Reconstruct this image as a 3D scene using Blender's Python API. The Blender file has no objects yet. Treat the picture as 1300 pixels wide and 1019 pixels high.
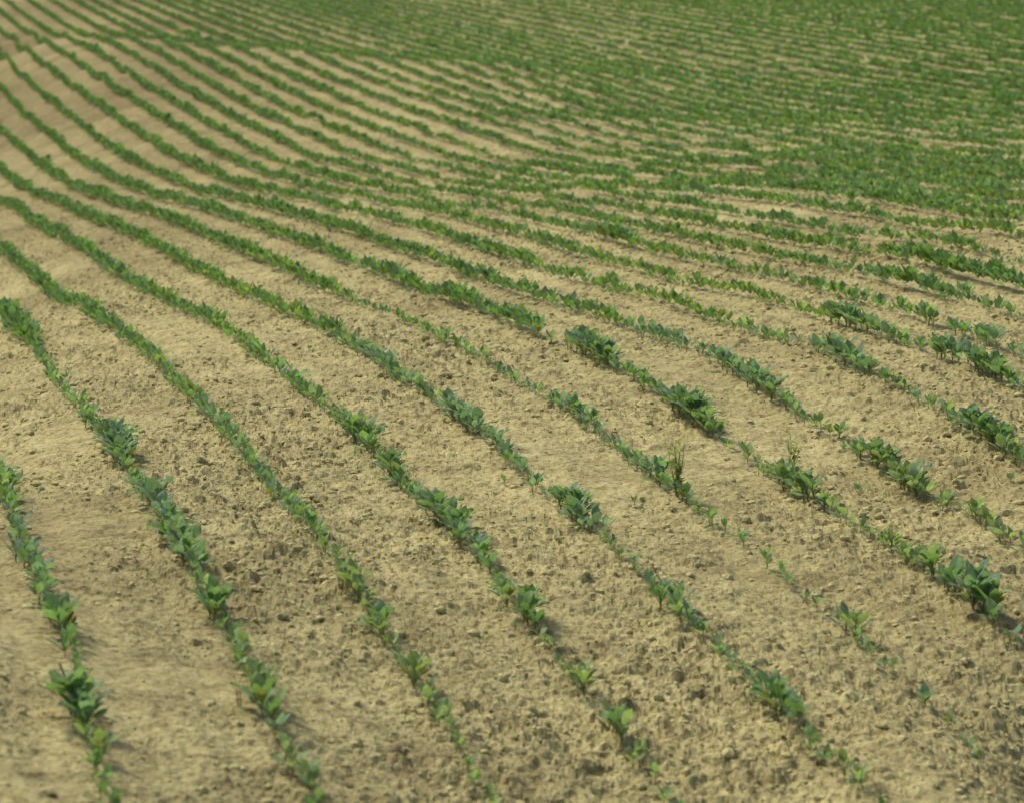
import bpy, math
import numpy as np

# ------------------------------------------------------------------ settings
ROW = 0.5                       # metres between crop rows
ROW0 = -1.1052                  # row number that would pass under the camera
CAM_F = 3611.14 / 1300.0        # focal length over picture width
CAM_PITCH = 0.08425035          # downwards
CAM_YAW = 0.23078990            # to the right of the row direction
SUN_AZ = math.atan2(-0.55, 0.83)
SUN_EL = math.radians(54)

sc = bpy.context.scene
C = sc.collection
RNG = np.random.default_rng(11)

# ------------------------------------------------------------------ terrain
GX0, GY0, GHX, GHY = -5.0, 3.0, 1.0, 1.25
GRID = np.array([float(q) for q in """
-438 -438 -441 -455 -511 -737 -1034 -1305 -1488 -1578 -1601 -1606 -1630 -1685 -1761 -1841 -1910 -1957 -1978 -1970 -1935 -1876 -1799 -1714 -1632 -1565
-1518 -1497 -1501 -1528 -1573 -1627 -1686 -1743 -1795 -1840 -1875 -1901 -1916 -1922 -1915 -1895 -1860 -1807 -1735 -1645 -1538 -1416 -1280 -1131 -971
-800 -619 -429 -233 -33 171 378 589 801 1010 1214 1409 1592 1763 1924 2074 2217 2353 2484 2613 -502 -492 -480 -476 -521 -760 -1071 -1342 -1513 -1581
-1577 -1559 -1573 -1625 -1704 -1786 -1853 -1897 -1915 -1905 -1867 -1805 -1724 -1633 -1546 -1474 -1424 -1400 -1402 -1426 -1467 -1517 -1570 -1619 -1663
-1699 -1725 -1741 -1749 -1747 -1734 -1709 -1669 -1613 -1538 -1445 -1335 -1211 -1074 -926 -768 -600 -421 -233 -40 156 354 556 762 971 1179 1380 1570
1749 1916 2071 2218 2356 2489 2618 2745 -594 -575 -542 -505 -526 -792 -1120 -1387 -1541 -1586 -1547 -1499 -1503 -1556 -1640 -1724 -1790 -1830 -1843
-1831 -1792 -1728 -1642 -1546 -1454 -1377 -1324 -1297 -1296 -1318 -1356 -1402 -1448 -1490 -1525 -1551 -1567 -1574 -1572 -1563 -1544 -1514 -1471 -1411
-1333 -1236 -1123 -997 -859 -713 -558 -392 -215 -30 159 351 543 738 940 1146 1351 1550 1737 1911 2072 2222 2364 2498 2628 2754 2878 -740 -717 -664
-570 -537 -849 -1185 -1434 -1564 -1585 -1500 -1413 -1414 -1470 -1563 -1649 -1711 -1744 -1752 -1738 -1698 -1636 -1546 -1444 -1348 -1268 -1212 -1184
-1181 -1201 -1236 -1278 -1317 -1349 -1374 -1389 -1394 -1390 -1379 -1361 -1336 -1301 -1254 -1192 -1110 -1009 -893 -765 -628 -483 -332 -170 4 187 374
560 743 930 1126 1330 1534 1730 1912 2080 2235 2379 2515 2645 2771 2894 3016 -959 -949 -905 -749 -620 -972 -1249 -1455 -1552 -1561 -1424 -1292 -1306
-1358 -1466 -1551 -1605 -1625 -1627 -1612 -1573 -1519 -1425 -1320 -1221 -1141 -1085 -1057 -1053 -1071 -1102 -1138 -1168 -1188 -1202 -1205 -1197 -1179
-1158 -1132 -1100 -1059 -1010 -947 -861 -755 -636 -506 -368 -227 -82 73 243 425 610 789 961 1135 1323 1527 1731 1924 2101 2261 2408 2544 2674 2798
2920 3040 3159 -1250 -1268 -1299 -1204 -1114 -1211 -1214 -1377 -1441 -1463 -1300 -1143 -1191 -1215 -1338 -1412 -1453 -1451 -1447 -1433 -1394 -1363
-1264 -1162 -1068 -993 -938 -915 -909 -925 -948 -978 -995 -998 -1000 -989 -966 -932 -898 -865 -825 -776 -725 -664 -573 -461 -340 -208 -71 66 201 347
512 694 878 1049 1205 1359 1538 1743 1949 2139 2308 2458 2593 2720 2842 2961 3078 3194 3310 -1610 -1616 -1610 -1452 -1334 -1235 -1192 -1173 -1149
-1124 -1094 -1054 -1096 -1035 -1155 -1203 -1227 -1191 -1182 -1177 -1124 -1147 -1037 -960 -879 -820 -769 -758 -749 -763 -766 -788 -787 -766 -757 -729
-688 -634 -587 -549 -499 -437 -385 -332 -233 -112 7 139 277 408 528 659 818 1001 1187 1350 1482 1607 1772 1986 2195 2378 2535 2672 2794 2910 3023 3136
3248 3360 3472 -2026 -1995 -1906 -1666 -1476 -1309 -1216 -1113 -1047 -1002 -956 -935 -928 -927 -920 -910 -861 -828 -794 -799 -747 -797 -720 -729 -664
-634 -591 -602 -590 -604 -551 -567 -544 -488 -472 -422 -363 -285 -224 -183 -124 -39 17 52 165 297 405 536 675 804 903 1012 1162 1345 1539 1694 1797
1878 2024 2261 2471 2642 2782 2901 3007 3110 3214 3321 3428 3536 3644 -2524 -2481 -2343 -1729 -1512 -1342 -1223 -1085 -1003 -935 -891 -868 -845 -811
-773 -737 -713 -676 -637 -611 -585 -556 -546 -527 -514 -469 -469 -448 -398 -418 -293 -287 -254 -164 -135 -62 33 113 187 233 296 416 487 499 627 773
854 982 1121 1255 1328 1410 1549 1725 1930 2078 2154 2173 2295 2576 2776 2924 3042 3141 3230 3318 3414 3515 3618 3722 3825 -3088 -3075 -3026 -2821
-1788 -1374 -1252 -1093 -941 -894 -848 -818 -788 -732 -694 -638 -601 -567 -532 -508 -473 -461 -422 -395 -401 -334 -300 -248 -189 -128 -61 -14 71 141
232 317 430 523 622 735 792 901 1020 1098 1162 1302 1403 1485 1600 1754 1833 1889 1991 2137 2345 2488 2554 2507 2605 2947 3099 3213 3307 3386 3459
3533 3622 3718 3816 3915 4015 -3628 -3647 -3677 -3679 -3482 -1631 -1207 -977 -886 -838 -774 -754 -710 -675 -605 -556 -508 -467 -439 -440 -368 -359
-336 -300 -246 -212 -140 -82 3 57 171 246 399 467 597 674 790 900 992 1135 1192 1286 1436 1582 1601 1731 1896 1957 2077 2226 2318 2394 2527 2592 2726
2864 2970 2933 3068 3301 3404 3491 3567 3631 3692 3756 3839 3928 4021 4116 4211 -4049 -4077 -4120 -4143 -3958 -2604 -1843 -1356 -951 -810 -741 -681
-651 -612 -565 -519 -487 -428 -428 -382 -347 -329 -275 -238 -182 -123 -61 -11 71 181 295 391 487 584 687 819 940 1037 1172 1271 1388 1527 1670 1821
1882 2034 2168 2277 2379 2495 2606 2699 2799 2888 2985 3099 3230 3268 3380 3547 3661 3744 3812 3870 3926 3987 4061 4144 4231 4322 4413 -4311 -4329
-4351 -4342 -4158 -3217 -2413 -1805 -962 -710 -704 -597 -543 -543 -489 -450 -412 -378 -363 -286 -303 -272 -257 -207 -135 -58 -14 79 161 283 378 461
609 684 781 912 1024 1146 1265 1427 1544 1662 1802 1917 2023 2185 2310 2396 2516 2655 2785 2877 2979 3094 3189 3295 3441 3534 3649 3784 3893 3976 4042
4100 4155 4215 4284 4362 4445 4531 4619 -4422 -4427 -4428 -4398 -4237 -3538 -2759 -2015 -1183 -736 -670 -503 -439 -433 -378 -323 -281 -262 -248 -247
-295 -201 -179 -157 -106 -37 43 154 254 341 466 566 666 767 900 1002 1154 1242 1387 1492 1650 1744 1928 2038 2187 2289 2413 2507 2641 2790 2928 3042
3157 3276 3386 3504 3642 3760 3880 4002 4107 4191 4260 4320 4378 4438 4506 4580 4660 4743 4828 -4419 -4416 -4405 -4368 -4232 -3676 -2952 -2185 -1420
-917 -704 -520 -431 -413 -422 -367 -313 -250 -199 -157 -257 -158 -126 -65 6 57 145 248 366 480 585 681 784 917 1013 1127 1267 1377 1504 1617 1773 1891
2045 2169 2311 2403 2513 2620 2756 2907 3053 3185 3314 3442 3567 3696 3834 3962 4086 4204 4307 4394 4468 4532 4593 4656 4723 4796 4874 4955 5037 -4340
-4333 -4319 -4284 -4170 -3707 -3053 -2329 -1631 -1115 -807 -591 -466 -409 -373 -328 -329 -285 -233 -166 -81 -33 2 -48 29 97 195 283 394 525 599 696
823 951 1055 1182 1311 1415 1562 1692 1828 1956 2069 2208 2354 2470 2589 2712 2855 3010 3164 3311 3454 3594 3732 3871 4012 4146 4274 4392 4497 4588
4666 4736 4802 4868 4936 5009 5086 5165 5247 -4215 -4209 -4195 -4165 -4069 -3676 -3097 -2439 -1803 -1293 -936 -686 -524 -426 -359 -306 -279 -243 -224
-186 -145 -72 16 81 132 178 266 349 428 558 635 722 848 986 1104 1210 1372 1478 1619 1777 1886 1986 2093 2225 2373 2508 2642 2782 2936 3099 3263 3423
3580 3733 3883 4031 4177 4317 4448 4569 4677 4773 4857 4932 5003 5073 5144 5218 5295 5374 5455 -4069 -4063 -4052 -4026 -3946 -3610 -3103 -2514 -1935
-1443 -1065 -787 -592 -459 -365 -295 -246 -202 -165 -125 -99 -69 -24 45 136 229 310 394 479 551 626 721 840 972 1096 1218 1363 1490 1631 1775 1889
1993 2103 2234 2381 2528 2678 2835 3001 3175 3351 3525 3694 3860 4021 4178 4331 4476 4612 4737 4850 4951 5040 5122 5199 5273 5347 5423 5500 5580 5660
-3915 -3910 -3901 -3881 -3812 -3525 -3082 -2559 -2032 -1563 -1181 -884 -663 -501 -382 -293 -225 -168 -120 -76 -43 -6 29 60 117 200 298 391 475 537 613
714 825 948 1071 1198 1336 1471 1610 1748 1869 1981 2099 2232 2381 2538 2702 2874 3055 3242 3430 3617 3799 3977 4149 4316 4476 4627 4769 4899 5017
5123 5219 5306 5388 5467 5545 5623 5702 5783 5864 -3762 -3758 -3751 -3735 -3677 -3429 -3043 -2578 -2098 -1655 -1277 -970 -730 -546 -405 -297 -213 -144
-85 -35 8 53 104 180 237 281 362 428 502 578 649 734 826 938 1053 1176 1308 1442 1579 1715 1841 1962 2087 2224 2376 2542 2719 2906 3101 3301 3502 3702
3897 4086 4269 4445 4613 4771 4918 5054 5178 5290 5392 5486 5574 5657 5739 5819 5900 5982 6064 -3615 -3613 -3607 -3594 -3545 -3330 -2991 -2577 -2139
-1722 -1353 -1043 -790 -589 -431 -306 -206 -125 -58 0 52 103 157 217 252 297 388 468 554 635 716 801 877 966 1062 1175 1297 1424 1557 1690 1820 1947
2076 2216 2372 2544 2733 2933 3142 3355 3570 3782 3989 4190 4383 4568 4744 4909 5063 5205 5335 5454 5562 5662 5755 5843 5928 6012 6095 6179 6262 -3478
-3476 -3472 -3460 -3418 -3232 -2933 -2561 -2160 -1768 -1411 -1101 -841 -627 -455 -316 -204 -112 -36 30 87 142 195 246 285 336 420 505 593 682 772 862
951 1043 1129 1221 1322 1435 1561 1688 1817 1946 2077 2217 2372 2550 2748 2960 3182 3408 3634 3858 4077 4289 4493 4687 4871 5044 5205 5353 5489 5614
5729 5834 5932 6025 6114 6201 6287 6372 6457 -3349 -3348 -3345 -3335 -3299 -3136 -2871 -2535 -2166 -1798 -1454 -1147 -882 -660 -477 -327 -204 -103 -18
54 117 174 228 277 323 380 459 545 635 727 821 918 1015 1113 1209 1307 1403 1498 1605 1719 1845 1971 2098 2233 2385 2565 2770 2991 3223 3460 3698 3934
4163 4386 4599 4803 4995 5175 5343 5498 5641 5772 5893 6004 6107 6205 6298 6388 6476 6563 6649 -3229 -3228 -3226 -3219 -3188 -3045 -2807 -2503 -2162
-1815 -1483 -1181 -916 -688 -496 -337 -205 -95 -3 75 143 203 258 310 362 424 501 587 679 774 871 970 1072 1176 1281 1386 1491 1595 1700 1802 1911 2029
2147 2275 2416 2595 2801 3028 3268 3515 3763 4008 4249 4481 4704 4916 5117 5305 5480 5642 5792 5929 6055 6172 6281 6382 6479 6572 6663 6752 6840 -3114
-3114 -3113 -3109 -3083 -2958 -2745 -2467 -2151 -1823 -1504 -1208 -943 -711 -513 -346 -205 -88 11 95 167 231 289 344 402 467 544 631 724 821 921 1023
1128 1235 1345 1456 1566 1678 1788 1904 2008 2125 2234 2355 2480 2647 2846 3073 3318 3572 3829 4084 4333 4575 4808 5029 5237 5433 5616 5785 5941 6085
6217 6339 6452 6559 6659 6755 6848 6939 7028 -3001 -3003 -3004 -3003 -2983 -2874 -2684 -2430 -2137 -1827 -1520 -1230 -966 -731 -528 -354 -206 -82 24
113 190 258 320 379 441 509 588 675 770 869 971 1076 1184 1294 1405 1517 1638 1782 1889 2020 2145 2251 2393 2484 2634 2729 2903 3124 3371 3630 3895
4159 4418 4670 4911 5140 5358 5561 5751 5927 6090 6240 6378 6505 6624 6734 6838 6938 7033 7125 7216
""".split()]).reshape(26, 71) / 1000.0


def cubic(f):
    return [(-f + 2*f*f - f**3)/2, (2 - 5*f*f + 3*f**3)/2, (f + 4*f*f - 3*f**3)/2, (-f*f + f**3)/2]


def grid_height(x, y):
    nx, ny = GRID.shape
    gx = (x - GX0)/GHX
    gy = (y - GY0)/GHY
    cx = np.clip(gx, 0, nx - 1.001)
    cy = np.clip(gy, 0, ny - 1.001)

    def ev(cx, cy):
        ix = cx.astype(np.int64)
        iy = cy.astype(np.int64)
        wx = cubic(cx - ix)
        wy = cubic(cy - iy)
        s = 0.0
        for a in range(4):
            ia = np.clip(ix + a - 1, 0, nx - 1)
            for b in range(4):
                s = s + wx[a]*wy[b]*GRID[ia, np.clip(iy + b - 1, 0, ny - 1)]
        return s
    h = ev(cx, cy)
    over = gx - cx
    if np.any(over != 0):
        bx = np.where(over > 0, cx - 2, cx + 2)
        g = (h - ev(np.clip(bx, 0, nx - 1.001), cy))/(cx - bx)
        # the cross slope dies away outside the surveyed part
        d = np.abs(over)*GHX
        h = h + g/GHX*np.sign(over)*18.0*(1 - np.exp(-d/18.0))
    return h


CREST_X = [-10, 3.5, 5, 7, 9, 10.5, 13, 16, 20, 26, 34, 45, 90]
CREST_Y = [84, 80, 77, 65, 57, 53.5, 50.5, 49, 48, 46.5, 45, 44, 42]


def terrain(x, y):
    """smooth height of the field: a shallow valley, a rising bank, a crest, and the upper field beyond it"""
    x = np.asarray(x, float)
    y = np.asarray(y, float)
    yc = np.interp(x, CREST_X, CREST_Y)
    h = grid_height(x, np.minimum(y, yc))
    d = np.maximum(y - yc, 0)
    g = 0.098
    t = np.clip((17 - x)/9, 0, 1)                       # the crest is sharp on the left and dies out to the right
    k0 = g + (h/yc - 0.012 - g)*t                       # just after it the ground runs level with the view
    L = 2.8
    h = h + g*d + (k0 - g)*L*(1 - np.exp(-d/L))
    return h


# ------------------------------------------------------------------ noise (numpy)
def hash01(ix, iy, seed):
    h = (ix.astype(np.int64)*374761393 + iy.astype(np.int64)*668265263 + seed*974634777) & 0xFFFFFFFF
    h = ((h ^ (h >> 13))*1274126177) & 0xFFFFFFFF
    h = ((h ^ (h >> 15))*2246822519) & 0xFFFFFFFF
    h = h ^ (h >> 16)
    return h.astype(np.float64)/4294967296.0


def perlin(x, y, seed):
    ix = np.floor(x).astype(np.int64)
    iy = np.floor(y).astype(np.int64)
    fx = x - ix
    fy = y - iy
    u = fx*fx*fx*(fx*(fx*6 - 15) + 10)
    v = fy*fy*fy*(fy*(fy*6 - 15) + 10)

    def g(a, b):
        t = hash01(ix + a, iy + b, seed)*2*np.pi
        return np.cos(t)*(fx - a) + np.sin(t)*(fy - b)
    return ((g(0, 0)*(1 - u) + g(1, 0)*u)*(1 - v) + (g(0, 1)*(1 - u) + g(1, 1)*u)*v)*1.5


def clods(x, y, s, seed, share, lo, hi, tall):
    """crumbs of earth: flattened domes of random size, one per cell"""
    gx = x/s
    gy = y/s
    ix = np.floor(gx).astype(np.int64)
    iy = np.floor(gy).astype(np.int64)
    out = np.zeros_like(gx)
    for a in (-1, 0, 1):
        for b in (-1, 0, 1):
            jx = ix + a
            jy = iy + b
            cx = jx + hash01(jx, jy, seed)
            cy = jy + hash01(jx, jy, seed + 1)
            rr = hash01(jx, jy, seed + 2)
            r = (lo + (hi - lo)*rr*rr)*(hash01(jx, jy, seed + 3) < share)
            d2 = (gx - cx)**2 + (gy - cy)**2
            q = 1 - d2/np.maximum(r*r, 1e-9)
            np.maximum(out, np.where(q > 0, np.sqrt(np.maximum(q, 0))*r*s*tall, 0), out=out)
    return out


def micro(x, y):
    """tilled surface: crumbs, hollows and faint drill marks, fading where the mesh gets too coarse to hold them"""
    near = np.clip((62 - y)/36, 0, 1)
    mid = np.clip((90 - y)/40, 0, 1)
    k = (x/ROW + ROW0)
    frac = k - np.round(k)
    h = 0.010*perlin(x*1.7, y*1.1, 3)*mid
    h = h + 0.006*np.exp(-(frac*ROW/0.07)**2)*mid - 0.006*np.exp(-((np.abs(frac)*ROW - 0.13)/0.05)**2)*mid
    m = near > 0
    if np.any(m):
        xm, ym = x[m], y[m]
        wx = xm + 0.012*perlin(xm*26, ym*26, 21) + 0.005*perlin(xm*70, ym*70, 23)
        wy = ym + 0.012*perlin(xm*26, ym*26, 22) + 0.005*perlin(xm*70, ym*70, 24)
        rough = np.clip(0.80 + 0.85*perlin(xm*0.9, ym*0.6, 31) + 0.4*perlin(xm*3.1, ym*2.6, 32), 0.12, 1.3)
        c = clods(wx, wy, 0.090, 41, 0.42, 0.16, 0.46, 0.62)
        c = np.maximum(c, clods(wx, wy, 0.042, 51, 0.70, 0.16, 0.50, 0.66))
        c = np.maximum(c, clods(wx, wy, 0.021, 61, 0.75, 0.20, 0.52, 0.70))
        pit = np.maximum(perlin(xm*22, ym*26, 71) - 0.20, 0)*0.022 + np.maximum(perlin(xm*46, ym*52, 72) - 0.20, 0)*0.017
        f = 0.004*perlin(xm*9, ym*9, 73) + 0.0035*perlin(xm*33, ym*33, 74)
        h[m] += near[m]*((c - 1.3*pit)*rough*(1 + 0.5*np.clip((ym - 12)/20, 0, 1)) + f)
    return h


def ground_z(x, y):
    x = np.atleast_1d(np.asarray(x, float))
    y = np.atleast_1d(np.asarray(y, float))
    return terrain(x, y) + micro(x, y) - 0.030


def project(x, y, z):
    """where a point falls in the photograph, as shares of its width and height"""
    s, c = math.sin(CAM_YAW), math.cos(CAM_YAW)
    st, ct = math.sin(CAM_PITCH), math.cos(CAM_PITCH)
    d = x*s*ct + y*c*ct - z*st
    r = x*c - y*s
    u = x*s*st + y*c*st + z*ct
    return 0.5 + CAM_F*r/d, 0.5 - CAM_F*u/d*1300/1019.0, d


# ------------------------------------------------------------------ mesh helpers
def mesh_from(name, verts, faces, cols=None, smooth=False):
    """verts (n,3), faces (m,4) all quads or (m,3) all tris"""
    me = bpy.data.meshes.new(name)
    verts = np.ascontiguousarray(verts, np.float32)
    faces = np.ascontiguousarray(faces, np.int32)
    nf, k = faces.shape
    me.vertices.add(len(verts))
    me.vertices.foreach_set('co', verts.ravel())
    me.loops.add(nf*k)
    me.loops.foreach_set('vertex_index', faces.ravel())
    me.polygons.add(nf)
    me.polygons.foreach_set('loop_start', np.arange(0, nf*k, k, dtype=np.int32))
    me.polygons.foreach_set('loop_total', np.full(nf, k, np.int32))
    me.polygons.foreach_set('use_smooth', np.full(nf, smooth, bool))
    me.update(calc_edges=True)
    if cols is not None:
        at = me.attributes.new('leafcol', 'FLOAT_COLOR', 'FACE')
        c4 = np.ones((nf, 4), np.float32)
        c4[:, :3] = cols
        at.data.foreach_set('color', c4.ravel())
    return me


def add_obj(name, me, mat=None, parent=None):
    o = bpy.data.objects.new(name, me)
    C.objects.link(o)
    if mat is not None and len(me.materials) == 0:
        me.materials.append(mat)
    if parent is not None:
        o.parent = parent
    return o


# ------------------------------------------------------------------ materials
def new_mat(name):
    m = bpy.data.materials.new(name)
    m.use_nodes = True
    nt = m.node_tree
    nt.nodes.clear()
    return m, nt, nt.nodes, nt.links


def ramp(nodes, stops):
    r = nodes.new('ShaderNodeValToRGB')
    e = r.color_ramp.elements
    while len(e) > 1:
        e.remove(e[-1])
    e[0].position = stops[0][0]
    e[0].color = (*stops[0][1], 1)
    for p, c in stops[1:]:
        q = e.new(p)
        q.color = (*c, 1)
    return r


def noise(nodes, links, co, scale, detail=4.0, rough=0.6):
    n = nodes.new('ShaderNodeTexNoise')
    n.inputs['Scale'].default_value = scale
    n.inputs['Detail'].default_value = detail
    n.inputs['Roughness'].default_value = rough
    links.new(co, n.inputs['Vector'])
    return n


def mixc(nodes, links, kind, fac, a, b):
    n = nodes.new('ShaderNodeMix')
    n.data_type = 'RGBA'
    n.blend_type = kind
    for sock, v in ((n.inputs[0], fac), (n.inputs[6], a), (n.inputs[7], b)):
        if isinstance(v, (int, float)):
            sock.default_value = v
        elif isinstance(v, tuple):
            sock.default_value = (*v, 1)
        else:
            links.new(v, sock)
    return n.outputs[2]


SOIL_A = (0.286, 0.243, 0.106)
SOIL_B = (0.445, 0.391, 0.178)
SOIL_C = (0.250, 0.206, 0.088)


def soil_material():
    m, nt, N, L = new_mat('dry_loam')
    co = N.new('ShaderNodeTexCoord').outputs['Object']
    big = noise(N, L, co, 0.55, 5, 0.55)
    mid = noise(N, L, co, 6.0, 5, 0.6)
    fine = noise(N, L, co, 45.0, 6, 0.7)
    r1 = ramp(N, [(0.30, SOIL_A), (0.62, SOIL_B)])
    L.new(mid.outputs['Fac'], r1.inputs['Fac'])
    r2 = ramp(N, [(0.32, (0.46, 0.42, 0.37)), (0.48, (0.95, 0.94, 0.92)), (0.7, (1.18, 1.16, 1.12))])
    L.new(fine.outputs['Fac'], r2.inputs['Fac'])
    c = mixc(N, L, 'MULTIPLY', 1.0, r1.outputs['Color'], r2.outputs['Color'])
    r3 = ramp(N, [(0.34, (0.78, 0.76, 0.72)), (0.5, (0.98, 0.98, 0.97)), (0.66, (1.10, 1.09, 1.07))])
    L.new(big.outputs['Fac'], r3.inputs['Fac'])
    c = mixc(N, L, 'MULTIPLY', 1.0, c, r3.outputs['Color'])
    lump = noise(N, L, co, 15.0, 3, 0.75)
    r4 = ramp(N, [(0.36, (0.66, 0.63, 0.58)), (0.46, (1.0, 1.0, 1.0)), (0.72, (1.1, 1.09, 1.07))])
    L.new(lump.outputs['Fac'], r4.inputs['Fac'])
    c = mixc(N, L, 'MULTIPLY', 1.0, c, r4.outputs['Color'])
    # corner vignetting painted into the soil colour: darker, browner towards the upper left
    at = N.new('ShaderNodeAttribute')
    at.attribute_name = 'vignette_shade'
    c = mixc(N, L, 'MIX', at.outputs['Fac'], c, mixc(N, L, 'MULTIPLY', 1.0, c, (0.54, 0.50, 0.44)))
    b = N.new('ShaderNodeBsdfPrincipled')
    L.new(c, b.inputs['Base Color'])
    b.inputs['Roughness'].default_value = 0.95
    b.inputs['Specular IOR Level'].default_value = 0.15
    bump = N.new('ShaderNodeBump')
    bump.inputs['Strength'].default_value = 0.9
    bump.inputs['Distance'].default_value = 0.012
    L.new(fine.outputs['Fac'], bump.inputs['Height'])
    L.new(bump.outputs['Normal'], b.inputs['Normal'])
    o = N.new('ShaderNodeOutputMaterial')
    L.new(b.outputs['BSDF'], o.inputs['Surface'])
    return m


def clod_material():
    m, nt, N, L = new_mat('earth_crumb')
    co = N.new('ShaderNodeTexCoord').outputs['Object']
    mid = noise(N, L, co, 9.0, 4, 0.6)
    fine = noise(N, L, co, 70.0, 4, 0.7)
    r1 = ramp(N, [(0.22, SOIL_A), (0.5, SOIL_B)])
    L.new(mid.outputs['Fac'], r1.inputs['Fac'])
    r2 = ramp(N, [(0.3, (0.75, 0.73, 0.69)), (0.6, (1.25, 1.24, 1.2))])
    L.new(fine.outputs['Fac'], r2.inputs['Fac'])
    c = mixc(N, L, 'MULTIPLY', 1.0, r1.outputs['Color'], r2.outputs['Color'])
    b = N.new('ShaderNodeBsdfPrincipled')
    L.new(c, b.inputs['Base Color'])
    b.inputs['Roughness'].default_value = 0.95
    b.inputs['Specular IOR Level'].default_value = 0.12
    bump = N.new('ShaderNodeBump')
    bump.inputs['Strength'].default_value = 0.8
    bump.inputs['Distance'].default_value = 0.006
    L.new(fine.outputs['Fac'], bump.inputs['Height'])
    L.new(bump.outputs['Normal'], b.inputs['Normal'])
    o = N.new('ShaderNodeOutputMaterial')
    L.new(b.outputs['BSDF'], o.inputs['Surface'])
    return m


def leaf_material():
    m, nt, N, L = new_mat('crop_foliage')
    at = N.new('ShaderNodeAttribute')
    at.attribute_name = 'leafcol'
    geo = N.new('ShaderNodeNewGeometry')
    nz = noise(N, L, geo.outputs['Position'], 38.0, 4, 0.6)
    r = ramp(N, [(0.3, (0.72, 0.76, 0.70)), (0.7, (1.25, 1.2, 1.25))])
    L.new(nz.outputs['Fac'], r.inputs['Fac'])
    c = mixc(N, L, 'MULTIPLY', 1.0, at.outputs['Color'], r.outputs['Color'])
    # paler, matt underside
    pale = mixc(N, L, 'MIX', 0.35, c, (0.20, 0.26, 0.15))
    c = mixc(N, L, 'MIX', geo.outputs['Backfacing'], c, pale)
    b = N.new('ShaderNodeBsdfPrincipled')
    L.new(c, b.inputs['Base Color'])
    b.inputs['Roughness'].default_value = 0.68
    b.inputs['Specular IOR Level'].default_value = 0.18
    t = N.new('ShaderNodeBsdfTranslucent')
    tc = mixc(N, L, 'MULTIPLY', 1.0, c, (1.15, 1.18, 0.68))
    L.new(tc, t.inputs['Color'])
    mx = N.new('ShaderNodeMixShader')
    mx.inputs['Fac'].default_value = 0.40
    L.new(b.outputs['BSDF'], mx.inputs[1])
    L.new(t.outputs['BSDF'], mx.inputs[2])
    o = N.new('ShaderNodeOutputMaterial')
    L.new(mx.outputs['Shader'], o.inputs['Surface'])
    return m


SOIL = soil_material()
CRUMB = clod_material()
LEAF = leaf_material()

# ------------------------------------------------------------------ the ground, one sheet
def graded():
    xs = list(np.arange(0.15, 4.6, 0.0075)) + list(np.arange(4.6, 7.6, 0.013))
    x, st = xs[-1], 0.013
    while x < 92:
        st = min(st*1.022, 1.2)
        x += st
        xs.append(x)
    left = []
    x, st = xs[0], 0.0075
    while x > -14:
        st = min(st*1.045, 0.8)
        x -= st
        left.append(x)
    xs = left[::-1] + xs
    ys = [4.3]
    while ys[-1] < 175:
        y = ys[-1]
        ys.append(y + max(0.0022*y, 0.012) if y > 5.9 else y + 0.04)
    return np.array(xs), np.array(ys)


XS, YS = graded()
GXX, GYY = np.meshgrid(XS, YS, indexing='ij')
gx, gy = GXX.ravel(), GYY.ravel()
gz = ground_z(gx, gy)
nx, ny = len(XS), len(YS)
I, J = np.meshgrid(np.arange(nx - 1), np.arange(ny - 1), indexing='ij')
q = (I*ny + J).ravel()
gf = np.stack([q, q + ny, q + ny + 1, q + 1], 1)
me = mesh_from('field_soil', np.stack([gx, gy, gz], 1), gf)
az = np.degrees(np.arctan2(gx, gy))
vignette_shade = np.clip((gy - 17)/45, 0, 1)*np.clip((15.5 - az)/10, 0, 1)  # strength of the painted vignette darkening, growing with distance and to the left
vignette_shade = np.clip(vignette_shade*(0.9 + 0.5*perlin(gx*0.25, gy*0.12, 81)), 0, 1)
at = me.attributes.new('vignette_shade', 'FLOAT', 'POINT')
at.data.foreach_set('value', vignette_shade.astype(np.float32))
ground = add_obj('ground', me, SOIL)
ground['kind'] = 'structure'
print('ground verts', len(gx))

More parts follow.
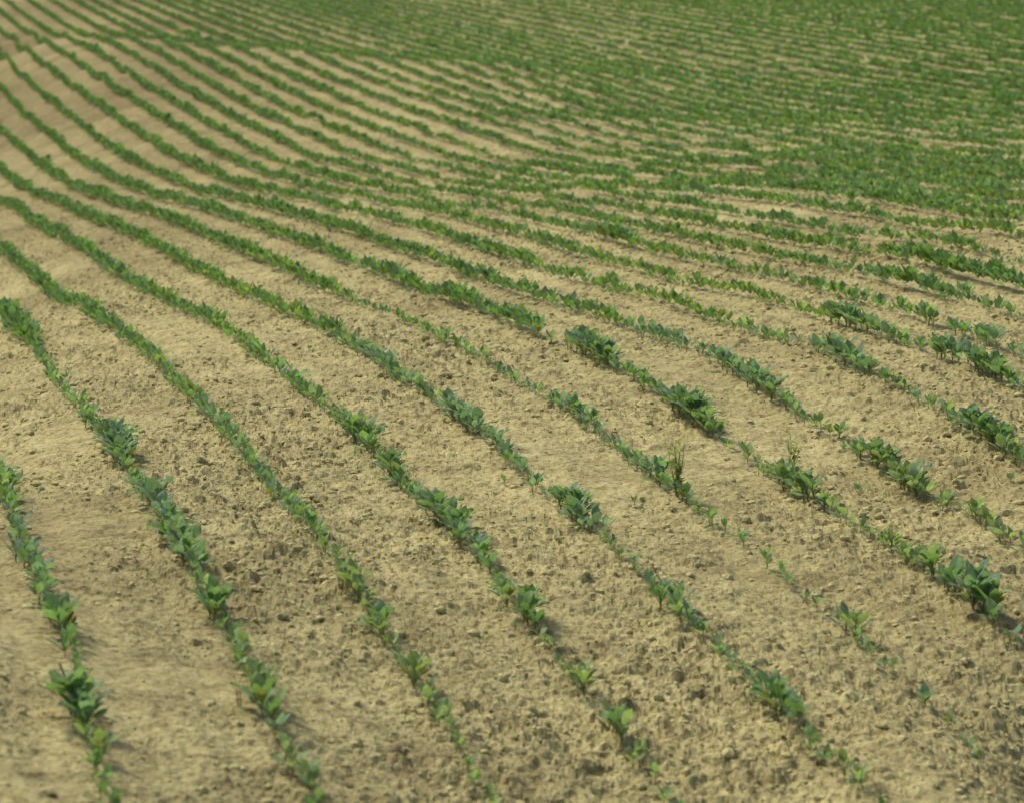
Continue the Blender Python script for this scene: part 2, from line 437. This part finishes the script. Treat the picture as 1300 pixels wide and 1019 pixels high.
# ------------------------------------------------------------------ loose crumbs of earth on it
def crumbs():
    import bmesh
    protos = []
    for s in range(14):
        bm = bmesh.new()
        bmesh.ops.create_icosphere(bm, subdivisions=2, radius=1.0)
        v = np.array([p.co[:] for p in bm.verts])
        f = np.array([[q.index for q in p.verts] for p in bm.faces])
        bm.free()
        n = 0.36*perlin(v[:, 0]*1.3 + v[:, 2]*0.9 + s*7.1, v[:, 1]*1.3 - v[:, 2]*0.8 + s*3.7, 90 + s)
        n = n + 0.25*perlin(v[:, 0]*2.9 - v[:, 2]*2.1 + s, v[:, 1]*2.9 + v[:, 2]*1.7, 120 + s)
        v = v*(1 + n)[:, None]
        v = v*np.array([1.0, RNG.uniform(0.65, 1.0), RNG.uniform(0.5, 0.8)])
        protos.append((v, f))
    xs, ys, rs = [], [], []
    for y0, y1, dens, rmin in ((5.6, 9.5, 520, 0.0038), (9.5, 13.5, 300, 0.0052), (13.5, 22, 110, 0.0080)):
        X1 = y1*math.tan(math.radians(29)) + 0.8
        n = int(dens*(y1 - y0)*(X1 + 0.4))
        x = RNG.uniform(-0.4, X1, n)
        y = RNG.uniform(y0, y1, n)
        r = np.minimum(rmin*RNG.uniform(0.02, 1, n)**-0.50, 0.021)
        keep = (x < y*math.tan(math.radians(29)) + 0.8)
        keep &= RNG.uniform(0, 1, n) < np.clip(0.55 + 0.9*perlin(x*0.9, y*0.6, 31) + 0.6*perlin(x*5, y*5, 33), 0.1, 1)
        xs.append(x[keep]); ys.append(y[keep]); rs.append(r[keep])
    x, y, r = np.concatenate(xs), np.concatenate(ys), np.concatenate(rs)
    z = ground_z(x, y) + r*0.02
    which = RNG.integers(0, len(protos), len(x))
    a = RNG.uniform(0, 2*np.pi, len(x))
    V, F, off = [], [], 0
    for k, (pv, pf) in enumerate(protos):
        i = np.where(which == k)[0]
        ca, sa = np.cos(a[i])[:, None], np.sin(a[i])[:, None]
        vx = (pv[:, 0]*ca - pv[:, 1]*sa)*r[i, None] + x[i, None]
        vy = (pv[:, 0]*sa + pv[:, 1]*ca)*r[i, None] + y[i, None]
        vz = pv[:, 2]*r[i, None] + z[i, None]
        V.append(np.stack([vx, vy, vz], 2).reshape(-1, 3))
        F.append((pf[None] + (np.arange(len(i))*len(pv))[:, None, None]).reshape(-1, 3) + off)
        off += len(i)*len(pv)
    o = add_obj('soil_crumbs', mesh_from('soil_crumbs', np.concatenate(V), np.concatenate(F)), CRUMB)
    o['kind'] = 'stuff'
    print('crumbs', len(x))


crumbs()

# ------------------------------------------------------------------ seedlings
TONES = {'bluish': (0.182, 0.300, 0.168), 'green': (0.180, 0.308, 0.112), 'pale': (0.255, 0.352, 0.142)}
TONE_NAMES = list(TONES)


def strip_tube(p, rad, sides):
    """tapered tube through points p -> verts, quads"""
    p = np.asarray(p, float)
    n = len(p)
    V, F = [], []
    for i in range(n):
        t = p[min(i + 1, n - 1)] - p[max(i - 1, 0)]
        t = t/np.linalg.norm(t)
        a = np.cross(t, [0.31, 0.95, 0.07])
        a = a/np.linalg.norm(a)
        b = np.cross(t, a)
        for s in range(sides):
            w = 2*np.pi*s/sides
            V.append(p[i] + (a*math.cos(w) + b*math.sin(w))*rad[i])
    for i in range(n - 1):
        for s in range(sides):
            t = (s + 1) % sides
            F.append([i*sides + s, i*sides + t, (i + 1)*sides + t, (i + 1)*sides + s])
    return np.array(V), np.array(F)


def leaf(rng, pet, blade, width, e0, bend, az, st, ac, petiole):
    """one leaf from its attachment at the origin; st stations along the blade, ac quads across each half"""
    e = e0 + 0.25
    pts = [np.array([0.0, 0.0])]
    for i in range(3):
        pts.append(pts[-1] + np.array([math.cos(e), math.sin(e)])*pet/3)
        e -= 0.25/3
    V, F = [], []
    off = 0
    if petiole:
        if petiole == 2:
            v, f = strip_tube([[p[0], 0, p[1]] for p in pts], [0.0024, 0.0020, 0.0017, 0.0015], 4)
        else:
            v = np.array([[pts[0][0], -0.0022, pts[0][1]], [pts[0][0], 0.0022, pts[0][1]],
                          [pts[-1][0], 0.0018, pts[-1][1]], [pts[-1][0], -0.0018, pts[-1][1]]])
            f = np.array([[0, 1, 2, 3]])
        V.append(v); F.append(f); off = len(v)
    npet = sum(len(f) for f in F)
    pos = pts[-1].copy()
    fold = rng.uniform(0.25, 0.6)
    twist = rng.uniform(-0.35, 0.35)
    wav, ph = rng.uniform(0.04, 0.11), rng.uniform(0, 6.3)
    grid = []
    for i in range(st + 1):
        s = i/st
        w = width*0.5*(math.sin(math.pi*min(max(s, 0.0), 1.0)**0.78)**0.75)
        if i == 0:
            w = width*(0.07 if st > 1 else 0.30)
        if i == st:
            w = width*(0.03 if st > 1 else 0.46)
        n = np.array([-math.sin(e), math.cos(e)])
        row = []
        for a in range(-ac, ac + 1):
            q = a/ac
            f_ = fold*(1 - 0.4*s) - 0.30*abs(q)
            lat = q*w*math.cos(f_)
            up = abs(q)*w*math.sin(f_) + wav*blade*math.sin(ph + 7*s + 2.2*q)*abs(q)*s + lat*math.sin(twist*s)
            row.append([pos[0] + n[0]*up, lat, pos[1] + n[1]*up])
        grid.append(row)
        pos = pos + np.array([math.cos(e), math.sin(e)])*blade/st
        e -= bend/st*(0.5 + s)
    g = np.array(grid).reshape(-1, 3)
    k = 2*ac + 1
    f = [[off + i*k + a, off + i*k + a + 1, off + (i + 1)*k + a + 1, off + (i + 1)*k + a] for i in range(st) for a in range(2*ac)]
    V.append(g); F.append(np.array(f))
    V, F = np.concatenate(V), np.concatenate(F)
    ca, sa = math.cos(az), math.sin(az)
    V = np.stack([V[:, 0]*ca - V[:, 1]*sa, V[:, 0]*sa + V[:, 1]*ca, V[:, 2]], 1)
    return V, F, npet


def plant_parts(seed, form, tone, lod):
    """list of (part name, attachment, verts, quads, colours); lod 0 = finest"""
    rng = np.random.default_rng(seed)
    base = np.array(TONES[tone])
    n = {'small': int(rng.integers(4, 6)), 'medium': int(rng.integers(6, 9)), 'bushy': int(rng.integers(12, 16))}[form]
    hs = {'small': 0.020, 'medium': 0.026, 'bushy': 0.034}[form]
    st, ac, pet = ((7, 3, 2), (4, 1, 1), (2, 1, 0), (1, 1, 0))[lod]
    parts = []
    lean = rng.normal(0, 0.12, 2)
    stem = lambda t: np.array([lean[0]*hs*t, lean[1]*hs*t, hs*t - 0.012*(1 - t)])
    if lod <= 1:
        v, f = strip_tube([stem(t) for t in (0, 0.4, 0.75, 1.0)], [0.0042, 0.0036, 0.0032, 0.0026], 6 if lod == 0 else 3)
        parts.append(('stem', np.zeros(3), v, f, np.tile([0.36, 0.33, 0.13], (len(f), 1))))
    a0 = rng.uniform(0, 6.28)
    for i in range(n):
        t = i/max(n - 1, 1)                       # 0 oldest and lowest, 1 youngest
        az = a0 + i*2.4 + rng.normal(0, 0.25)
        e0 = np.clip(0.74 + 0.56*t + rng.normal(0, 0.16), 0.25, 1.42)
        size = (0.80 + 0.45*math.sin(math.pi*(0.25 + 0.6*t))) * rng.uniform(0.85, 1.15)
        if form == 'bushy':
            size *= 1.05
        p = rng.uniform(0.026, 0.040)*size*(1.25 if form == 'bushy' else 1)
        b = rng.uniform(0.046, 0.060)*size
        w = b*rng.uniform(0.52, 0.70)*(1.0, 1.0, 1.05, 1.15)[lod]
        v, f, k = leaf(rng, p, b, w, e0, rng.uniform(0.3, 1.0), az, st, ac, pet)
        c = base*rng.uniform(0.72, 1.3)*(np.array([1.15, 1.1, 0.9]) if rng.uniform() < 0.2 else 1.0)
        if t < 0.2 and rng.uniform() < 0.25:
            c = np.array([0.22, 0.22, 0.06])      # an old leaf going yellow
        col = np.tile(c, (len(f), 1))
        col[:k] = np.array([0.25, 0.31, 0.12])
        parts.append(('leaf', stem(0.45 + 0.55*t), v, f, col))
    if rng.uniform() < 0.8 and lod <= 2:            # the two withered seed leaves
        for s in (0, 1):
            v, f, k = leaf(rng, 0.006, rng.uniform(0.014, 0.020), 0.010, rng.uniform(0.0, 0.5), 0.9, a0 + 1.2 + 3.14*s + rng.normal(0, 0.3),
                           (4, 2, 1, 1)[lod], 1, 0)
            c = np.array([0.42, 0.24, 0.05])*rng.uniform(0.7, 1.2)
            parts.append(('seed_leaf', stem(0.35), v, f, np.tile(c, (len(f), 1))))
    return parts


def merged(parts):
    V, F, Cc, off = [], [], [], 0
    for name, at_, v, f, c in parts:
        V.append(v + at_); F.append(f + off); Cc.append(c); off += len(v)
    return np.concatenate(V), np.concatenate(F), np.concatenate(Cc)


FORMS = ['small', 'medium', 'bushy']

# landmarks seen in the photograph: row, distance along it, how much bigger, half length of the clump (m), label
LAND = [
    (0, 6.93, 1.55, 0.10, 'broad dark leafy clump at the foot of the first crop row, lower left corner'),
    (0, 7.84, 1.15, 0.15, None), (0, 10.74, 1.3, 0.5, None),
    (1, 11.55, 1.60, 0.42, 'tallest plant of the wide dark clump in the second crop row from the left'),
    (1, 17.94, 1.65, 1.4, None),
    (1, 8.30, 1.30, 0.10, 'spreading leafy seedling with splayed low leaves in the second crop row from lower left'),
    (1, 9.32, 1.25, 0.35, None), (1, 10.05, 1.15, 0.25, None),
    (1, 7.31, 1.20, 0.25, None),
    (2, 8.70, 1.15, 0.06, None), (2, 8.27, 1.28, 0.06, 'dark bluish leafy clump low down in the thin third crop row from the left'), (2, 7.78, 1.20, 0.10, None),
    (3, 11.45, 1.3, 0.18, None), (3, 10.73, 1.38, 0.12, 'broad-leaved clump catching the light in the fourth crop row from the left'), (3, 9.78, 1.25, 0.30, None),
    (3, 8.59, 1.30, 0.14, 'bright bluish leafy clump low down in the fourth crop row from the left'),
    (3, 7.80, 1.25, 0.06, 'fan-shaped seedling standing alone between two bare gaps low in the fourth crop row'),
    (3, 7.46, 1.20, 0.04, None),
    (4, 9.95, 1.45, 0.20, 'largest leafy clump of the fifth crop row from the left'),
    (4, 8.60, 1.20, 0.15, None), (4, 7.59, 1.25, 0.10, None), (4, 11.73, 1.1, 0.4, None),
    (6, 11.77, 1.65, 0.26, 'big dark humped clump right of the centre in the seventh crop row from the left'),
    (6, 13.42, 1.55, 0.40, None), (6, 10.42, 1.25, 0.15, None), (6, 10.18, 1.38, 0.12, 'leafy clump with broad tilted leaves in the seventh crop row, right of the weeds'),
    (6, 8.96, 1.30, 0.12, None), (6, 11.09, 0.85, 0.2, None),
    (6, 8.56, 1.80, 0.17, 'biggest blue-green clump, at the lower right end of the seventh crop row'),
    (5, 8.35, 1.25, 0.05, 'single sturdy seedling with a broad flat leaf in the sparse sixth crop row'),
    (5, 10.57, 1.25, 0.10, None), (5, 11.72, 1.0, 0.2, None), (5, 7.74, 0.95, 0.06, None),
    (7, 10.79, 1.55, 0.12, 'round dark leafy clump in the eighth crop row, just below a bare gap'),
    (7, 10.35, 1.35, 0.15, None), (7, 12.24, 1.2, 0.3, None), (7, 12.70, 1.1, 0.3, None),
    (8, 12.6, 1.25, 0.4, None), (8, 10.96, 1.45, 0.25, 'dark dense clump where the ninth crop row runs out at the right edge'), (8, 10.75, 1.3, 0.2, None), (8, 13.16, 0.8, 0.1, None),
    (9, 13.86, 1.4, 0.35, None), (9, 12.51, 1.45, 0.25, None), (9, 12.08, 1.5, 0.25, None),
    (6, 18.56, 1.35, 0.6, None), (6, 16.57, 1.45, 0.5, None), (6, 15.02, 1.2, 0.4, None),
    (5, 35.2, 1.4, 3.0, None), (2, 13.78, 0.8, 3.0, None), (2, 9.76, 0.8, 0.7, None),
    (10, 20.2, 1.5, 0.4, None), (12, 16.44, 1.5, 0.6, None), (12, 15.59, 1.5, 0.5, None), (11, 15.68, 1.3, 0.5, None),
]
# stretches where seedlings are thin: row, from, to, share left standing, size
THIN = [(5, 7.0, 10.0, 0.50, 0.72), (5, 14.6, 17.2, 0.75, 0.75), (5, 12.1, 14.6, 0.85, 0.85), (7, 11.05, 12.0, 0.62, 0.70), (2, 9.0, 15.0, 0.95, 0.85),
        (3, 7.55, 7.74, 0.1, 0.7), (3, 7.90, 8.2, 0.55, 0.75), (8, 13.0, 13.3, 0.4, 0.7), (1, 8.0, 8.2, 0.4, 0.8), (1, 13.5, 16.5, 0.8, 0.75),
        (6, 10.6, 11.4, 0.8, 0.75), (6, 9.4, 9.9, 0.75, 0.75), (3, 13.5, 14.2, 0.6, 0.8), (4, 8.9, 9.5, 0.85, 0.8), (0, 8.4, 10.2, 0.9, 0.85)]


def sow():
    K, X, Y, S = [], [], [], []
    for k in range(-5, 178):
        xr = (k - ROW0)*ROW
        y0 = max(5.2, (xr - 1.2)/math.tan(math.radians(27.5)))
        y1 = 172.0 if xr > 0 else 60.0
        if xr > 0:
            y1 = min(y1, (xr + 1.2)/math.tan(math.radians(0.6)) + 5)
        if y1 <= y0:
            continue
        ys, y = [], y0
        while y < y1:
            ys.append(y)
            y += (0.054 if y < 12 else 0.060 if y < 24 else 0.075 if y < 55 else 0.085)
        ys = np.array(ys)
        n = len(ys)
        r = np.random.default_rng(5000 + k)
        one = lambda sc_, sd: perlin(ys/sc_ + 13.7*k, np.full(n, 0.37 + k*1.618), sd)
        far = np.clip((ys - 14)/16, 0, 1)
        size = (0.43 + 0.09*far + 0.18*one(1.9, 201) + (0.28 + 0.16*far)*one(0.40, 202) + 0.24*far*one(1.1, 206) + 0.12*one(9.0, 203)
                + r.normal(0, 0.09, n) + 0.36*np.clip((ys - 7.5)/12, 0, 1))
        stand = 0.92 + 0.40*one(0.7, 204)
        for (kk, yy, big, half, lab) in LAND:
            if kk == k:
                g = np.exp(-((ys - yy)/half)**2*0.9)
                size = size*(1 - g) + big*(0.76 if yy < 9.5 else 0.82 if yy < 13 else 0.92)*g*(1 + 0.06*r.normal(0, 1, n))
                if big > 1:
                    stand = np.maximum(stand, g*1.2)
        for (kk, a, b, share, sz) in THIN:
            if kk == k:
                m = (ys > a) & (ys < b)
                for (k2, yy, big, half, lab) in LAND:
                    if k2 == k and big > 1.1:
                        m &= np.abs(ys - yy) > half
                stand[m] = share
                size[m] *= sz
        # denser, stronger crop on the upper right of the field
        size = size*(1 + 0.10*np.clip((ys - 18)/20, 0, 1))
        azd = np.degrees(np.arctan2(xr, ys))
        lush = np.clip((azd - 11)/10, 0, 1)*np.clip((ys - 14)/12, 0, 1)
        size = size + 0.14*lush
        rich = np.clip((11 - azd)/4, 0, 1)*np.clip((ys - 18)/10, 0, 1)
        size = size + 0.30*rich
        stand = stand + 0.2*lush
        keep = r.uniform(0, 1, n) < stand
        size = np.clip(size, 0.34, 2.0)
        K.append(np.full(n, k)[keep])
        X.append((xr + r.normal(0, 0.012, n) + 0.012*one(1.2, 205))[keep])
        Y.append((ys + r.uniform(-0.025, 0.025, n))[keep])
        S.append(size[keep])
    return np.concatenate(K), np.concatenate(X), np.concatenate(Y), np.concatenate(S)


PK, PX, PY, PS = sow()
PZ = ground_z(PX, PY)
NP_ = len(PX)
PU, PV, PD = project(PX, PY, PZ)
PA = RNG.uniform(0, 2*np.pi, NP_)
form = np.where(PS > 1.08, 2, np.where(PS + RNG.normal(0, 0.08, NP_) > 0.66, 1, 0))
tn = perlin(PX*0.9, PY*0.35, 301) + 0.35*RNG.normal(0, 1, NP_)
tone = np.where(tn < -0.18, 0, np.where(tn < 0.42, 1, 2))
tone = np.where(form == 2, np.where(RNG.uniform(0, 1, NP_) < 0.6, 0, 1), tone)
scale = np.where(form == 2, PS/1.36, np.where(form == 1, PS/0.98, PS/0.86))
scale = scale*1.0
print('plants', NP_)

# the 300 that show largest are things of their own
inside = (PY < 12.3) & (PU > 0.004) & (PU < 0.996) & (PV < 1.0) & (PV > 0)
show = np.where(inside, PS/PD, 0)
alone = np.argsort(-show)[:300]
alone_mask = np.zeros(NP_, bool)
alone_mask[alone] = True

# --- the rest, by distance, as one object
VARIANTS = 9
V, F, Cc, off = [], [], [], 0
band = np.where(PD < 15, 1, np.where(PD < 40, 2, 3))
for lod in (1, 2, 3):
    for fi, fo in enumerate(FORMS):
        for ti, to in enumerate(TONE_NAMES):
            for s in range(VARIANTS):
                idx = np.where((~alone_mask) & (band == lod) & (form == fi) & (tone == ti) & (np.arange(NP_) % VARIANTS == s))[0]
                if len(idx) == 0:
                    continue
                v, f, c = merged(plant_parts(1000 + fi*100 + ti*20 + s, fo, to, lod))
                sz = scale[idx]
                ca, sa = (np.cos(PA[idx])*sz)[:, None], (np.sin(PA[idx])*sz)[:, None]
                W = np.stack([v[:, 0]*ca - v[:, 1]*sa + PX[idx, None], v[:, 0]*sa + v[:, 1]*ca + PY[idx, None], v[:, 2]*sz[:, None] + PZ[idx, None]], 2)
                V.append(W.reshape(-1, 3))
                F.append((f[None] + (np.arange(len(idx))*len(v))[:, None, None]).reshape(-1, 4) + off)
                shade = RNG.uniform(0.82, 1.2, len(idx))
                Cc.append((c[None]*shade[:, None, None]*(np.array([0.84, 0.90, 0.66]) if lod > 1 else 1.0)).reshape(-1, 3))
                off += len(idx)*len(v)
F_ = np.concatenate(F)
crop = add_obj('crop_rows', mesh_from('crop_rows', np.concatenate(V), F_, np.concatenate(Cc), smooth=True), LEAF)
crop['kind'] = 'stuff'
crop['label'] = 'rows of young leafy crop running away over the field'
print('crop faces', len(F_))

# --- one of each kind with its parts, then copies
BUILT = {}


def first(fi, ti, s):
    root = bpy.data.objects.new('crop_seedling', None)
    root.empty_display_size = 0.05
    C.objects.link(root)
    for name, at_, v, f, c in plant_parts(1000 + fi*100 + ti*20 + s, FORMS[fi], TONE_NAMES[ti], 0):
        o = add_obj(name, mesh_from(name, v, f, c, smooth=True), LEAF, root)
        o.location = at_
    return root


def seedling(fi, ti, s):
    key = (fi, ti, s)
    if key not in BUILT:
        BUILT[key] = first(fi, ti, s)
        return BUILT[key]
    src = BUILT[key]
    r = src.copy()
    C.objects.link(r)
    for ch in src.children:
        c = ch.copy()
        C.objects.link(c)
        c.parent = r
    return r


ORD = ['first', 'second', 'third', 'fourth', 'fifth', 'sixth', 'seventh', 'eighth', 'ninth', 'tenth', 'eleventh', 'twelfth', 'thirteenth',
       'fourteenth', 'fifteenth', 'sixteenth', 'seventeenth', 'eighteenth', 'nineteenth', 'twentieth']


def ordinal(n):
    if n <= 20:
        return ORD[n - 1]
    tens = {2: 'twenty', 3: 'thirty', 4: 'forty', 5: 'fifty', 6: 'sixty', 7: 'seventy', 8: 'eighty', 9: 'ninety', 10: 'hundred', 11: 'hundred-ten', 12: 'hundred-twenty', 13: 'hundred-thirty'}
    ten_th = {2: 'twentieth', 3: 'thirtieth', 4: 'fortieth', 5: 'fiftieth', 6: 'sixtieth', 7: 'seventieth', 8: 'eightieth', 9: 'ninetieth', 10: 'hundredth', 11: 'hundred-tenth', 12: 'hundred-twentieth', 13: 'hundred-thirtieth'}
    return ten_th[n//10] if n % 10 == 0 else tens[n//10] + '-' + ORD[n % 10 - 1]


SIZE_WORD = {0: 'small', 1: 'medium', 2: 'bushy'}
SHORT = {(0, 6.93): 'the dark corner clump', (1, 11.55): 'the wide dark clump', (1, 8.30): 'the splayed leafy seedling', (2, 8.27): 'the dark bluish clump',
         (3, 8.59): 'the bright bluish clump', (3, 7.80): 'the fan-shaped seedling', (3, 10.73): 'the light-catching clump',
         (4, 9.95): 'the largest clump', (5, 8.35): 'the sturdy broad-leaved seedling', (6, 11.77): 'the big humped clump',
         (6, 10.18): 'the tilted-leaved clump', (6, 8.56): 'the biggest blue-green clump', (7, 10.79): 'the round dark clump',
         (8, 10.96): 'the dark edge clump'}
LABEL = {}
mark = {}
for (k, yy, big, half, lab) in LAND:
    if lab:
        c = [i for i in alone if PK[i] == k and abs(PY[i] - yy) < max(half, 0.12)]
        if not c:
            print('landmark not among the largest', lab)
            continue
        i = max(c, key=lambda j: PS[j] - abs(PY[j] - yy)*2)
        LABEL[i] = lab
        mark[(k, yy)] = i
        form[i] = 2 if PS[i] > 0.95 else form[i]
        scale[i] = PS[i]/1.36 if form[i] == 2 else scale[i]
far_count = 0
for k in sorted(set(PK[alone])):
    row = [i for i in np.where((PK == k) & inside)[0]]
    row.sort(key=lambda i: PY[i])                     # from the bottom of the picture upwards
    rank = {i: n for n, i in enumerate(row)}
    edge = 'bottom edge' if PV[row[0]] > 0.95 else 'right edge'
    name = ORD[k] + ' row from lower left'
    anchors = [(rank[i], SHORT[key]) for key, i in mark.items() if key[0] == k]
    for i in row:
        if not alone_mask[i] or i in LABEL:
            continue
        w = SIZE_WORD[form[i]] + ' ' + TONE_NAMES[tone[i]] + ' seedling, '
        best, how = rank[i] + 1, ordinal(rank[i] + 1) + ' in from ' + edge
        for ra, short in anchors:
            d = rank[i] - ra
            if abs(d) < best:
                best = abs(d)
                how = ('next' if best == 1 else ordinal(best)) + (' above ' if d > 0 else ' below ') + short
        LABEL[i] = w + how + ', ' + name
        far_count = max(far_count, best)
for i in alone:
    o = seedling(int(form[i]), int(tone[i]), int(i % 6))
    o.location = (PX[i], PY[i], PZ[i])
    o.rotation_euler = (RNG.normal(0, 0.10), RNG.normal(0, 0.10), PA[i])
    o.scale = (scale[i],)*3
    o['label'] = LABEL[i]
    o['category'] = 'seedling'
    o['group'] = 'crop seedlings growing in rows'
print('alone: farthest', PD[alone].max(), 'rows', sorted(set(PK[alone])), 'counted', far_count, 'labels', len(set(LABEL[i] for i in alone)))


# ------------------------------------------------------------------ weeds between and in the rows
def wispy_weed(x, y, h, seed, col, label, name='wispy_weed', cat='weed', leaves=True, nst=7, spread=0.16, thick=1.0):
    rng = np.random.default_rng(seed)
    z = float(ground_z(x, y)[0])
    root = bpy.data.objects.new(name, None)
    C.objects.link(root)
    root.location = (x, y, z)
    root['label'] = label
    root['category'] = cat
    for i in range(nst):
        a = rng.uniform(0, 6.28)
        sp = rng.uniform(0.2, 1)*spread*h
        hh = h*rng.uniform(0.55, 1)
        p = [np.array([0.004*math.cos(a), 0.004*math.sin(a), -0.01])]
        for t in (0.3, 0.6, 1.0):
            p.append(np.array([math.cos(a)*sp*t**1.6, math.sin(a)*sp*t**1.6, hh*t]) + rng.normal(0, 0.004, 3))
        v, f = strip_tube(p, [q_*thick for q_ in (0.0022, 0.0018, 0.0014, 0.0008)], 4)
        s = add_obj('stalk', mesh_from('stalk', v, f, np.tile(np.array(col)*0.8, (len(f), 1)), smooth=True), LEAF, root)
        if leaves:
            V, F, off = [], [], 0
            for j in range(16):
                t = rng.uniform(0.2, 1.0)
                at_ = np.array([np.interp(t, [0, 0.3, 0.6, 1], [q_[d] for q_ in p]) for d in range(3)])
                lv, lf, k = leaf(rng, 0.003, rng.uniform(0.020, 0.036)*(1.25 - 0.5*t), 0.010, rng.uniform(0.2, 1.1), 0.5, rng.uniform(0, 6.28), 3, 1, 0)
                V.append(lv + at_); F.append(lf + off); off += len(lv)
            F2 = np.concatenate(F)
            add_obj('leaves', mesh_from('leaves', np.concatenate(V), F2, np.array(col)*rng.uniform(0.7, 1.3, (len(F2), 1)), smooth=True), LEAF, s)
    return root


wispy_weed(3.06, 10.28, 0.215, 1, (0.40, 0.46, 0.15), 'tall wispy yellow-green weed beside the sixth crop row, right of the centre', nst=11, spread=0.20)
wispy_weed(3.66, 10.70, 0.19, 2, (0.38, 0.45, 0.15), 'thin yellow-green weed rising behind the seventh crop row towards the right', nst=5)
wispy_weed(0.985, 7.30, 0.125, 3, (0.46, 0.34, 0.18), 'thin dry pale-brown stalks standing beside the second crop row at lower left', 'dry_stalk', 'stalk', False, 5, 0.35, 0.5)
wispy_weed(2.54, 7.05, 0.075, 4, (0.42, 0.30, 0.17), 'short brownish dead stalk alone on bare soil near the bottom right', 'dry_stalk', 'stalk', False, 3, 0.45, 0.5)
for n_, (x, y, s, lab) in enumerate([
        (2.46, 10.59, 0.40, 'tiny weed on bare soil left of the fifth crop row near the centre'),
        (2.86, 10.17, 0.42, 'tiny weed just below the tall wispy weed near the centre'),
        (3.83, 10.39, 0.48, 'tiny weed on bare soil between the seventh and eighth crop rows'),
        (4.44, 10.34, 0.48, 'tiny weed on bare soil close to the right edge')]):
    root = bpy.data.objects.new('small_weed', None)
    C.objects.link(root)
    root.location = (x, y, float(ground_z(x, y)[0]))
    root.scale = (s, s, s)
    root['label'] = lab
    root['category'] = 'weed'
    root['group'] = 'small weeds between the rows'
    for name, at_, v, f, c in plant_parts(700 + n_, 'small', 'green', 0):
        if name == 'seed_leaf':
            continue
        o = add_obj(name, mesh_from(name, v, f, c, smooth=True), LEAF, root)
        o.location = at_

# ------------------------------------------------------------------ daylight
w = bpy.data.worlds.new('World')
sc.world = w
w.use_nodes = True
nt = w.node_tree
bg = nt.nodes['Background']
sky = nt.nodes.new('ShaderNodeTexSky')
sky.sky_type = 'NISHITA'
sky.sun_disc = False
sky.sun_elevation = SUN_EL
sky.sun_rotation = SUN_AZ
sky.dust_density = 3.0
nt.links.new(sky.outputs['Color'], bg.inputs['Color'])
bg.inputs['Strength'].default_value = 0.15

sl = bpy.data.lights.new('sun', 'SUN')
sl.energy = 3.45
sl.angle = math.radians(14.0)
sl.color = (1.0, 0.96, 0.85)
so = bpy.data.objects.new('sun', sl)
C.objects.link(so)
from mathutils import Vector, Matrix
to_sun = Vector((math.sin(SUN_AZ)*math.cos(SUN_EL), math.cos(SUN_AZ)*math.cos(SUN_EL), math.sin(SUN_EL)))
so.rotation_euler = to_sun.to_track_quat('Z', 'Y').to_euler()
so.location = (-10, 5, 20)

# ------------------------------------------------------------------ camera
cd = bpy.data.cameras.new('camera')
cd.sensor_fit = 'HORIZONTAL'
cd.sensor_width = 36.0
cd.lens = 36.0*CAM_F
cd.clip_start = 0.1
cd.clip_end = 600
cd.dof.use_dof = True
cd.dof.focus_distance = 11.8
cd.dof.aperture_fstop = 5.2
co = bpy.data.objects.new('camera', cd)
C.objects.link(co)
co.rotation_euler = (math.pi/2 - CAM_PITCH, 0, -CAM_YAW)
co.location = (0, 0, 0)
sc.camera = co

sc.render.engine = 'CYCLES'
sc.view_settings.view_transform = 'Standard'
sc.view_settings.look = 'None'
sc.view_settings.exposure = 0
sc.view_settings.gamma = 1
sc.render.resolution_x = 1024
sc.render.resolution_y = 802
